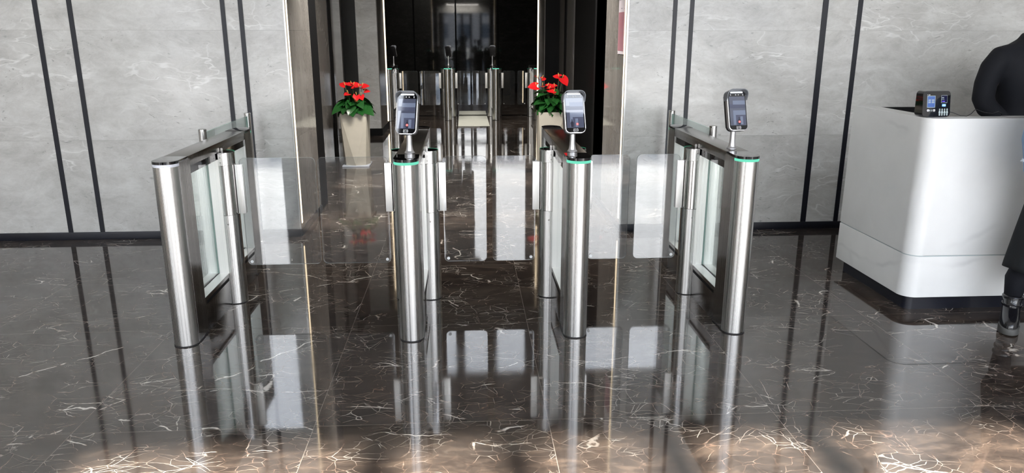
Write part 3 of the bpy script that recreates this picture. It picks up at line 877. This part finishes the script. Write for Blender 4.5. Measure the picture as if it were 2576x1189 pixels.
onf(frect(950, 462, 1070, 492, -.0020, -.0016, .0005), 'violet_row', M['violet'], s2)
bg = onf(frect(962, 562, 1118, 645, -.0014, 0, .002), 'badge', M['badge'])
p = px(1040, 603)
el_ = [(p[0] + .010 * math.cos(2 * PI * i / 24), p[1] + .0048 * math.sin(2 * PI * i / 24)) for i in range(24)]
onf(MB().prism(el_, -.0018, -.0013, 'y'), 'badge_oval', M['white_print'], bg)
onf(frect(1005, 594, 1075, 612, -.0021, -.0017, .0005), 'badge_bar', M['badge'], bg)
kp = onf(frect(322, 712, 700, 820, -.0012, 0, .004), 'key_panel', M['black_matte'])
for u in (388, 635):
    p = px(u, 765); onf(MB().disc((p[0], -.0022, p[1]), .0068, 'y', 20, .003), 'knob', M['silver'], kp)
for u in (472, 548):
    onf(frect(u - 18, 742, u + 18, 795, -.0016, -.0011, .001), 'mark', M['grey_print'], kp)
for u in (870, 970, 1070, 1172):
    for v, rr in ((735, .0042), (795, .0050), (845, .0062), (912, .0048)):
        p = px(u, v); onf(MB().disc((p[0], -.0014 - .0001 * (v / 300), p[1]), rr, 'y', 18, .0016), 'button', M['grey_print'])
# cable
o = MB().tube([(2.722, 4.13, 1.170), (2.775, 4.115, 1.155), (2.805, 4.10, 1.142), (2.835, 4.09, 1.1395), (2.86, 4.09, 1.152), (2.885, 4.10, 1.172), (2.90, 4.105, 1.176), (2.925, 4.11, 1.166), (2.96, 4.115, 1.156), (3.01, 4.12, 1.150), (3.05, 4.13, 1.16), (3.09, 4.16, 1.146), (3.13, 4.19, 1.10)], .0022, 8).build('cable', M['cable'], None, 180)
tag(o, 'thin black cable running right from the card reader along the desk top', 'cable')

# ------------------------------------------------------------------ people
def ringpts(cx, cy, z, rx, ry, n=28, p=2.3):
    out = []
    for i in range(n):
        a = 2 * PI * i / n; c, s = math.cos(a), math.sin(a)
        out.append((cx + rx * math.copysign(abs(c) ** (2 / p), c), cy + ry * math.copysign(abs(s) ** (2 / p), s), z))
    return out

def hand(mb, wrist, d, palm_n, size=1.0, side=1, curl=.35):
    # wrist, direction of fingers, palm normal
    d = Vector(d).normalized(); n = Vector(palm_n); n = (n - d * n.dot(d)).normalized(); s = d.cross(n) * side
    w = Vector(wrist)
    for k in range(4):
        off = (k - 1.5) * .019 * size
        mb.tube([w + s * off * .6, w + d * .045 * size + s * off, w + d * .085 * size + s * off], [(.013, .015), (.013, .013), (.011, .011)], 8)
        ln = (.070, .080, .074, .058)[k] * size
        p0 = w + d * .085 * size + s * off
        d1 = (d + n * curl * .5).normalized(); d2 = (d + n * curl * 1.3).normalized(); d3 = (d + n * curl * 2.2).normalized()
        p1 = p0 + d1 * ln * .45; p2 = p1 + d2 * ln * .33; p3 = p2 + d3 * ln * .25
        mb.tube([p0, p1, p2, p3], [.0095, .0088, .0080, .0062], 8)
    t0 = w + d * .025 * size - s * .026 * size
    td = (d * .7 - s * .75 + n * .35).normalized()
    t1 = t0 + td * .035 * size; t2 = t1 + (d + n * .4 - s * .15).normalized() * .03 * size; t3 = t2 + (d + n * .6).normalized() * .022 * size
    mb.tube([t0 + s * .01, t1, t2, t3], [.014, .0115, .0098, .0072], 8)

def head(mb, c, fwd):
    """c = centre of the skull; fwd = yaw angle (0 faces -Y)"""
    R = Matrix.Rotation(fwd, 3, 'Z'); c = Vector(c)
    def P(x, y, z): return c + R @ Vector((x, y, z))
    mb.ell(c, (.076, .096, .105), 24, R)
    mb.ell(P(0, -.022, -.058), (.056, .062, .062), 20, R)
    mb.ell(P(0, -.045, -.100), (.026, .028, .020), 16, R)      # chin
    mb.tube([P(0, -.088, .012), P(0, -.100, -.012), P(0, -.112, -.034)], [.008, .011, .0135], 10)   # nose
    for q in (-1, 1):
        mb.ell(P(q * .011, -.098, -.036), (.009, .011, .008), 10)
        mb.ell(P(q * .077, .006, -.015), (.010, .021, .032), 12, R)
        mb.ell(P(q * .042, -.070, -.028), (.022, .018, .018), 12)
        mb.ell(P(q * .032, -.083, .027), (.022, .010, .007), 12)    # brow
    mb.tube([P(0, .012, -.06), P(0, .022, -.125), P(0, .03, -.19)], [.055, .053, .062], 16)

def face_bits(c, fwd, par, lipm):
    R = Matrix.Rotation(fwd, 3, 'Z'); c = Vector(c)
    def P(x, y, z): return c + R @ Vector((x, y, z))
    for q in (-1, 1):
        MB().ell(P(q * .031, -.083, .006), (.013, .010, .0085), 14).build('eye', M['shirt'], par, 180)
        MB().ell(P(q * .031, -.090, .006), (.0062, .005, .0066), 12).build('pupil', M['eye'], par, 180)
    m = MB()
    m.tube([P(-.024, -.083, -.068), P(-.010, -.092, -.065), P(0, -.093, -.067), P(.010, -.092, -.065), P(.024, -.083, -.068)], [.002, .0046, .0044, .0046, .002], 8)
    m.tube([P(-.020, -.083, -.071), P(0, -.091, -.075), P(.020, -.083, -.071)], [.002, .0055, .002], 8)
    m.build('mouth', lipm, par, 180)

# the receptionist behind the desk
t = thing('person', 'person in a dark blazer standing behind the desk, head out of frame', 'person', (0, 0, 0))
cx, cy = 3.985, 5.14
bd = MB()
hc = (cx, cy - .02, 1.74)
head(bd, hc, 0)
bd.loft([ringpts(cx, cy, .84, .165, .115), ringpts(cx, cy, 1.0, .16, .11), ringpts(cx, cy, 1.2, .165, .115), ringpts(cx, cy, 1.40, .18, .10), ringpts(cx, cy + .01, 1.52, .10, .07), ringpts(cx, cy + .01, 1.57, .06, .06)])
for q in (-1, 1):
    sh = (cx + q * .225, cy, 1.44); el = (cx + q * .33, cy - .03, 1.14); wr = (cx + q * .25, cy - .20, .98)
    bd.tube([(cx + q * .10, cy, 1.47), sh, el, wr], [.05, .052, .042, .028], 14)
    hand(bd, wr, (-q * .3, -.5, -.75), (-q * .2, -.6, -.3), 1, q)
    bd.tube([(cx + q * .09, cy, .90), (cx + q * .10, cy, .50), (cx + q * .10, cy + .02, .08)], [.088, .06, .04], 14)
    bd.loft([ringpts(cx + q * .10, cy - .05, z, .04, .11 - k) for z, k in ((.012, 0), (.05, .01), (.075, .04), (.10, .07))])
body = bd.build('body', M['skin'], t, remesh=.007)
face_bits(hc, 0, body, M['lip'])
hr = MB()
hr.ell((hc[0], hc[1] + .022, hc[2] + .032), (.088, .098, .095), 24)
hr.build('hair', M['hair'], t, remesh=.006)
ct = MB()
ct.loft([ringpts(cx, cy, .76, .225, .16), ringpts(cx, cy, .9, .215, .155), ringpts(cx, cy, 1.1, .195, .145), ringpts(cx, cy, 1.30, .25, .15), ringpts(cx, cy, 1.42, .275, .13), ringpts(cx, cy + .005, 1.50, .215, .11), ringpts(cx, cy + .015, 1.555, .11, .085), ringpts(cx, cy + .02, 1.60, .075, .075)])
for q in (-1, 1):
    ct.tube([(cx + q * .10, cy, 1.475), (cx + q * .235, cy, 1.425), (cx + q * .285, cy, 1.36), (cx + q * .322, cy - .005, 1.25), (cx + q * .335, cy - .02, 1.15), (cx + q * .325, cy - .06, 1.09), (cx + q * .26, cy - .18, 1.0)],
            [.07, .088, .082, .074, .072, .070, .050], 18)
coat = ct.build('blazer', M['coat'], t, remesh=.009, iters=14)
lp = MB()
for q in (-1, 1):
    lp.loft([[(cx + q * a, cy - yb_ - .004, z), (cx + q * b, cy - yb_ - .004, z), (cx + q * b, cy - yb_ - .012, z), (cx + q * a, cy - yb_ - .012, z)]
             for a, b, yb_, z in ((.005, .012, .146, 1.12), (.01, .075, .147, 1.30), (.03, .095, .140, 1.42), (.05, .075, .095, 1.545))])
lp.build('lapel', M['coat'], coat)
MB().prism([(cx - .03, 1.20), (cx + .03, 1.20), (cx + .045, 1.54), (cx - .045, 1.54)], cy - .150, cy - .13, 'y').build('shirt_front', M['shirt'], coat)
tr = MB()
for q in (-1, 1):
    tr.tube([(cx + q * .085, cy, .90), (cx + q * .10, cy, .5), (cx + q * .10, cy + .02, .09)], [.115, .085, .075], 16)
tr.ell((cx, cy, .88), (.19, .14, .12), 20)
tr.build('trousers', M['trouser'], t, remesh=.009)
sh = MB()
for q in (-1, 1):
    sh.loft([ringpts(cx + q * .10, cy - .055, z, a, b) for z, a, b in ((.0, .046, .135), (.02, .047, .136), (.055, .045, .12), (.085, .04, .075), (.11, .045, .06))])
sh.build('shoes', M['boot'], t)

# the visitor at the right edge
t = thing('person', 'person in denim jacket, charcoal skirt and chunky black boots at right photo edge', 'person', (0, 0, 0))
vx, vy = 3.20, 3.70
BX = {-1: 3.049, 1: 3.337}; BY = {-1: 3.766, 1: 3.783}
bd = MB(); hc = (vx, vy, 1.53); yaw = -.5
head(bd, hc, yaw)
bd.loft([ringpts(vx, vy, .78, .155, .115), ringpts(vx, vy, .90, .15, .11), ringpts(vx, vy, 1.05, .125, .095), ringpts(vx, vy, 1.22, .15, .10), ringpts(vx, vy, 1.30, .14, .085), ringpts(vx, vy + .01, 1.36, .06, .055)])
for q in (-1, 1):
    sh = (vx + q * .165, vy, 1.285); el = (vx + q * .232, vy + .02, 1.04); wr = (vx + q * .236, vy - .02, .85)
    bd.tube([(vx + q * .08, vy, 1.30), sh, el, wr], [.042, .045, .036, .023], 14)
    hand(bd, wr, (q * .05, -.12, -1), (-q * 1, 0, 0), .92, -q)
for q in (-1, 1):
    lx = vx + q * .125
    bd.tube([(vx + q * .08, vy, .84), (lx, vy, .46), (BX[q], BY[q] + .0, .22), (BX[q], BY[q], .08)], [.080, .052, .036, .026], 14)
body = bd.build('body', M['skin'], t, remesh=.007)
face_bits(hc, yaw, body, M['lip'])
hr = MB()
hr.ell((hc[0] - .01, hc[1] + .022, hc[2] + .03), (.086, .098, .094), 24)
hr.tube([(hc[0], hc[1] + .075, hc[2] + .02), (hc[0], hc[1] + .09, hc[2] - .12), (hc[0], hc[1] + .085, hc[2] - .26)], [(.07, .05), (.075, .035), (.06, .02)], 16)
hr.build('hair', M['hair'], t, remesh=.006)
jk = MB()
jk.loft([ringpts(vx, vy, .87, .185, .140), ringpts(vx, vy, .95, .185, .138), ringpts(vx, vy, 1.08, .17, .125), ringpts(vx, vy, 1.22, .18, .125), ringpts(vx, vy, 1.30, .165, .105), ringpts(vx, vy + .01, 1.345, .085, .075), ringpts(vx, vy + .015, 1.365, .065, .062)])
for q in (-1, 1):
    jk.tube([(vx + q * .08, vy, 1.305), (vx + q * .17, vy, 1.285), (vx + q * .228, vy + .005, 1.20), (vx + q * .238, vy + .015, 1.06), (vx + q * .232, vy + .0, .97), (vx + q * .235, vy - .015, .885)], [.055, .066, .062, .056, .048, .041], 16)
jk = jk.build('denim_jacket', M['denim'], t, remesh=.008)
cf = MB(); rnd = random.Random(4)
for q in (-1, 1):
    for i in range(44):
        a = 2 * PI * i / 44
        p = Vector((vx + q * .234 + .046 * math.cos(a), vy - .012 + .046 * math.sin(a), .955))
        cf.tube([p, p + Vector((.016 * math.cos(a) + rnd.uniform(-.006, .006), .016 * math.sin(a), rnd.uniform(-.02, .004)))], [.0018, .0009], 5)
cf.build('frayed_cuff', M['fray'], jk)
def skirt_ring(z, rx, ry, amp, n=72):
    return [(vx + (rx + amp * math.cos(9 * a)) * math.cos(a), vy + (ry + amp * math.cos(9 * a)) * math.sin(a), z - .03 * math.cos(a) * (amp > .003)) for a in (2 * PI * i / n for i in range(n))]
MB().loft([skirt_ring(.92, .15, .118, .0), skirt_ring(.86, .178, .136, .001), skirt_ring(.72, .20, .152, .003), skirt_ring(.52, .228, .17, .005), skirt_ring(.36, .252, .186, .007), skirt_ring(.325, .256, .19, .007)]).build('skirt', M['skirt'], t, 180)
lg = MB()
for q in (-1, 1):
    lx = vx + q * .125
    lg.tube([(vx + q * .085, vy, .82), (lx, vy, .46), (BX[q], BY[q], .27), (BX[q], BY[q], .14)], [.092, .066, .056, .041], 16)
lg.build('leggings', M['legging'], t, 180)
def boot(ax, ay, yaw_):
    R = Matrix.Translation((ax, ay, 0)) @ Matrix.Rotation(yaw_, 4, 'Z')
    # local: toe toward -y
    def outline(off, n=36):
        pts = []
        for i in range(n):
            a = 2 * PI * i / n
            c, s = math.cos(a), math.sin(a)
            yy = -.045 + .138 * math.copysign(abs(s) ** .8, s)
            wx = (.049 if yy < -.06 else .041) + off
            pts.append((wx * math.copysign(abs(c) ** .75, c), yy * (1 + off * 3)))
        return pts
    so = MB().prism(outline(.003), 0, .040, bev=.003)
    for v in so.bm.verts:
        if v.co.z < .02 and v.co.y < -.13: v.co.z += .006
    upm = MB()
    rings = []
    for z, sx, cy0, sy in ((.038, .048, -.045, .132), (.055, .049, -.045, .132), (.078, .046, -.035, .118), (.10, .044, -.010, .090), (.12, .044, .012, .066), (.150, .045, .022, .056), (.178, .048, .026, .056), (.182, .043, .026, .051)):
        rings.append([(sx * math.copysign(abs(math.cos(2 * PI * i / 32)) ** .85, math.cos(2 * PI * i / 32)), cy0 + sy * math.sin(2 * PI * i / 32), z) for i in range(32)])
    upm.loft(rings)
    st = MB()
    for z, sx, cy0, sy in ((.128, .0465, .014, .064), (.168, .049, .026, .058)):
        st.loft([[((sx + o_) * math.cos(2 * PI * i / 32), cy0 + (sy + o_) * math.sin(2 * PI * i / 32), z + dz) for i in range(32)] for dz, o_ in ((-.006, 0), (-.005, .003), (.005, .003), (.006, 0))])
    st.box(-.012, .012, -.058, -.046, .122, .136, .002)
    b = upm.xform(R).build('boot', M['boot'], t, 60)
    so.xform(R).build('sole', M['sole'], b, 40); st.xform(R).build('strap', M['boot'], b, 40)
boot(3.035, 3.745, -.62)
boot(3.33, 3.76, -.3)

# the photographer, behind the camera: only the reflections and floor shadow show this figure
t = thing('person', 'dark clothed person holding up a phone, only seen mirrored in the glossy surfaces', 'person', (0, 0, 0))
qx, qy = -.10, -.48
bd = MB(); hc = (qx, qy, 1.66)
head(bd, hc, PI)
bd.loft([ringpts(qx, qy, .85, .15, .11), ringpts(qx, qy, 1.1, .15, .10), ringpts(qx, qy, 1.36, .16, .09), ringpts(qx, qy, 1.47, .06, .055)])
for q in (-1, 1):
    bd.tube([(qx + q * .09, qy, 1.40), (qx + q * .17, qy, 1.37), (qx + q * .20, qy + .13, 1.22), (qx + .10 + q * .075, qy + .34, 1.50)], [.045, .046, .036, .024], 14)
    hand(bd, (qx + .10 + q * .075, qy + .34, 1.50), (-q * .35, .25, .9), (-q, 0, 0), .95, -q)
    bd.tube([(qx + q * .09, qy, .88), (qx + q * .11, qy, .48), (qx + q * .12, qy, .08)], [.08, .055, .038], 14)
body = bd.build('body', M['skin'], t, remesh=.008)
face_bits(hc, PI, body, M['lip'])
MB().ell((hc[0], hc[1] - .022, hc[2] + .032), (.087, .098, .095), 24).build('hair', M['hair'], t, remesh=.007)
jc = MB()
jc.loft([ringpts(qx, qy, .74, .20, .145), ringpts(qx, qy, .95, .19, .14), ringpts(qx, qy, 1.2, .195, .135), ringpts(qx, qy, 1.36, .20, .115), ringpts(qx, qy, 1.43, .12, .09), ringpts(qx, qy, 1.49, .068, .07)])
for q in (-1, 1):
    jc.tube([(qx + q * .09, qy, 1.40), (qx + q * .185, qy + .01, 1.36), (qx + q * .21, qy + .13, 1.23), (qx + .10 + q * .085, qy + .31, 1.46)], [.066, .070, .060, .045], 16)
jc.build('jacket', M['coat'], t, remesh=.010)
tz = MB()
for q in (-1, 1): tz.tube([(qx + q * .085, qy, .88), (qx + q * .11, qy, .48), (qx + q * .12, qy, .08)], [.11, .085, .07], 16)
tz.build('trousers', M['trouser'], t, remesh=.010)
sz_ = MB()
for q in (-1, 1): sz_.loft([ringpts(qx + q * .12, qy + .06, z, a, b) for z, a, b in ((.0, .046, .135), (.02, .047, .136), (.055, .045, .12), (.085, .04, .075), (.11, .045, .06))])
sz_.build('shoes', M['boot'], t)

# ------------------------------------------------------------------ light
w = bpy.data.worlds.new('sky'); SC.world = w; w.use_nodes = True
nt = w.node_tree; bg_ = nt.nodes['Background']
tc = nd(nt, 'TexCoord'); sp = nd(nt, 'SeparateXYZ'); nt.links.new(tc.outputs['Generated'], sp.inputs[0])
rp = ramp(nt, maprange(nt, sp.outputs[2], -.05, .9, 0, 1), [(0, (1.0, .985, .96)), (.35, (.93, .96, 1.0)), (1, (.62, .76, 1.0))])
nt.links.new(rp, bg_.inputs[0]); bg_.inputs[1].default_value = 4.2

sl = bpy.data.lights.new('sun', 'SUN'); so = bpy.data.objects.new('sun', sl); COL.objects.link(so)
sl.energy = 15; sl.angle = math.radians(1.25); sl.color = (1, .93, .82)
el = math.atan2(FH, 2.67 - (FY - .12)); az = Vector((-.04, 1, 0)).normalized()
dirv = Vector((az.x * math.cos(el), az.y * math.cos(el), -math.sin(el)))
so.rotation_euler = dirv.to_track_quat('-Z', 'Y').to_euler(); so.location = (0, -8, 6)

def area(name, loc, sx, sy, e, col=(1, .95, .88), rot=(0, 0, 0)):
    l = bpy.data.lights.new(name, 'AREA'); l.shape = 'RECTANGLE'; l.size = sx; l.size_y = sy; l.energy = e; l.color = col
    o = bpy.data.objects.new(name, l); COL.objects.link(o); o.location = loc; o.rotation_euler = rot
    return o
area('hall_ceiling_lamp', (-.1, 7.15, 2.97), 1.6, .3, 75)  # added fill light for the hall, tucked behind the portal header
area('far_ceiling_lamp', (0, 13.75, 4.15), 3.0, .4, 60)  # added fill light to brighten the far row

SC.view_settings.view_transform = 'Standard'
SC.view_settings.look = 'None'
SC.view_settings.exposure = 1.38
SC.cycles.use_denoising = True
SC.cycles.max_bounces = 9
SC.cycles.diffuse_bounces = 4
SC.cycles.glossy_bounces = 5
SC.cycles.transparent_max_bounces = 16
SC.cycles.caustics_reflective = False
SC.cycles.caustics_refractive = False
SC.cycles.sample_clamp_indirect = 6
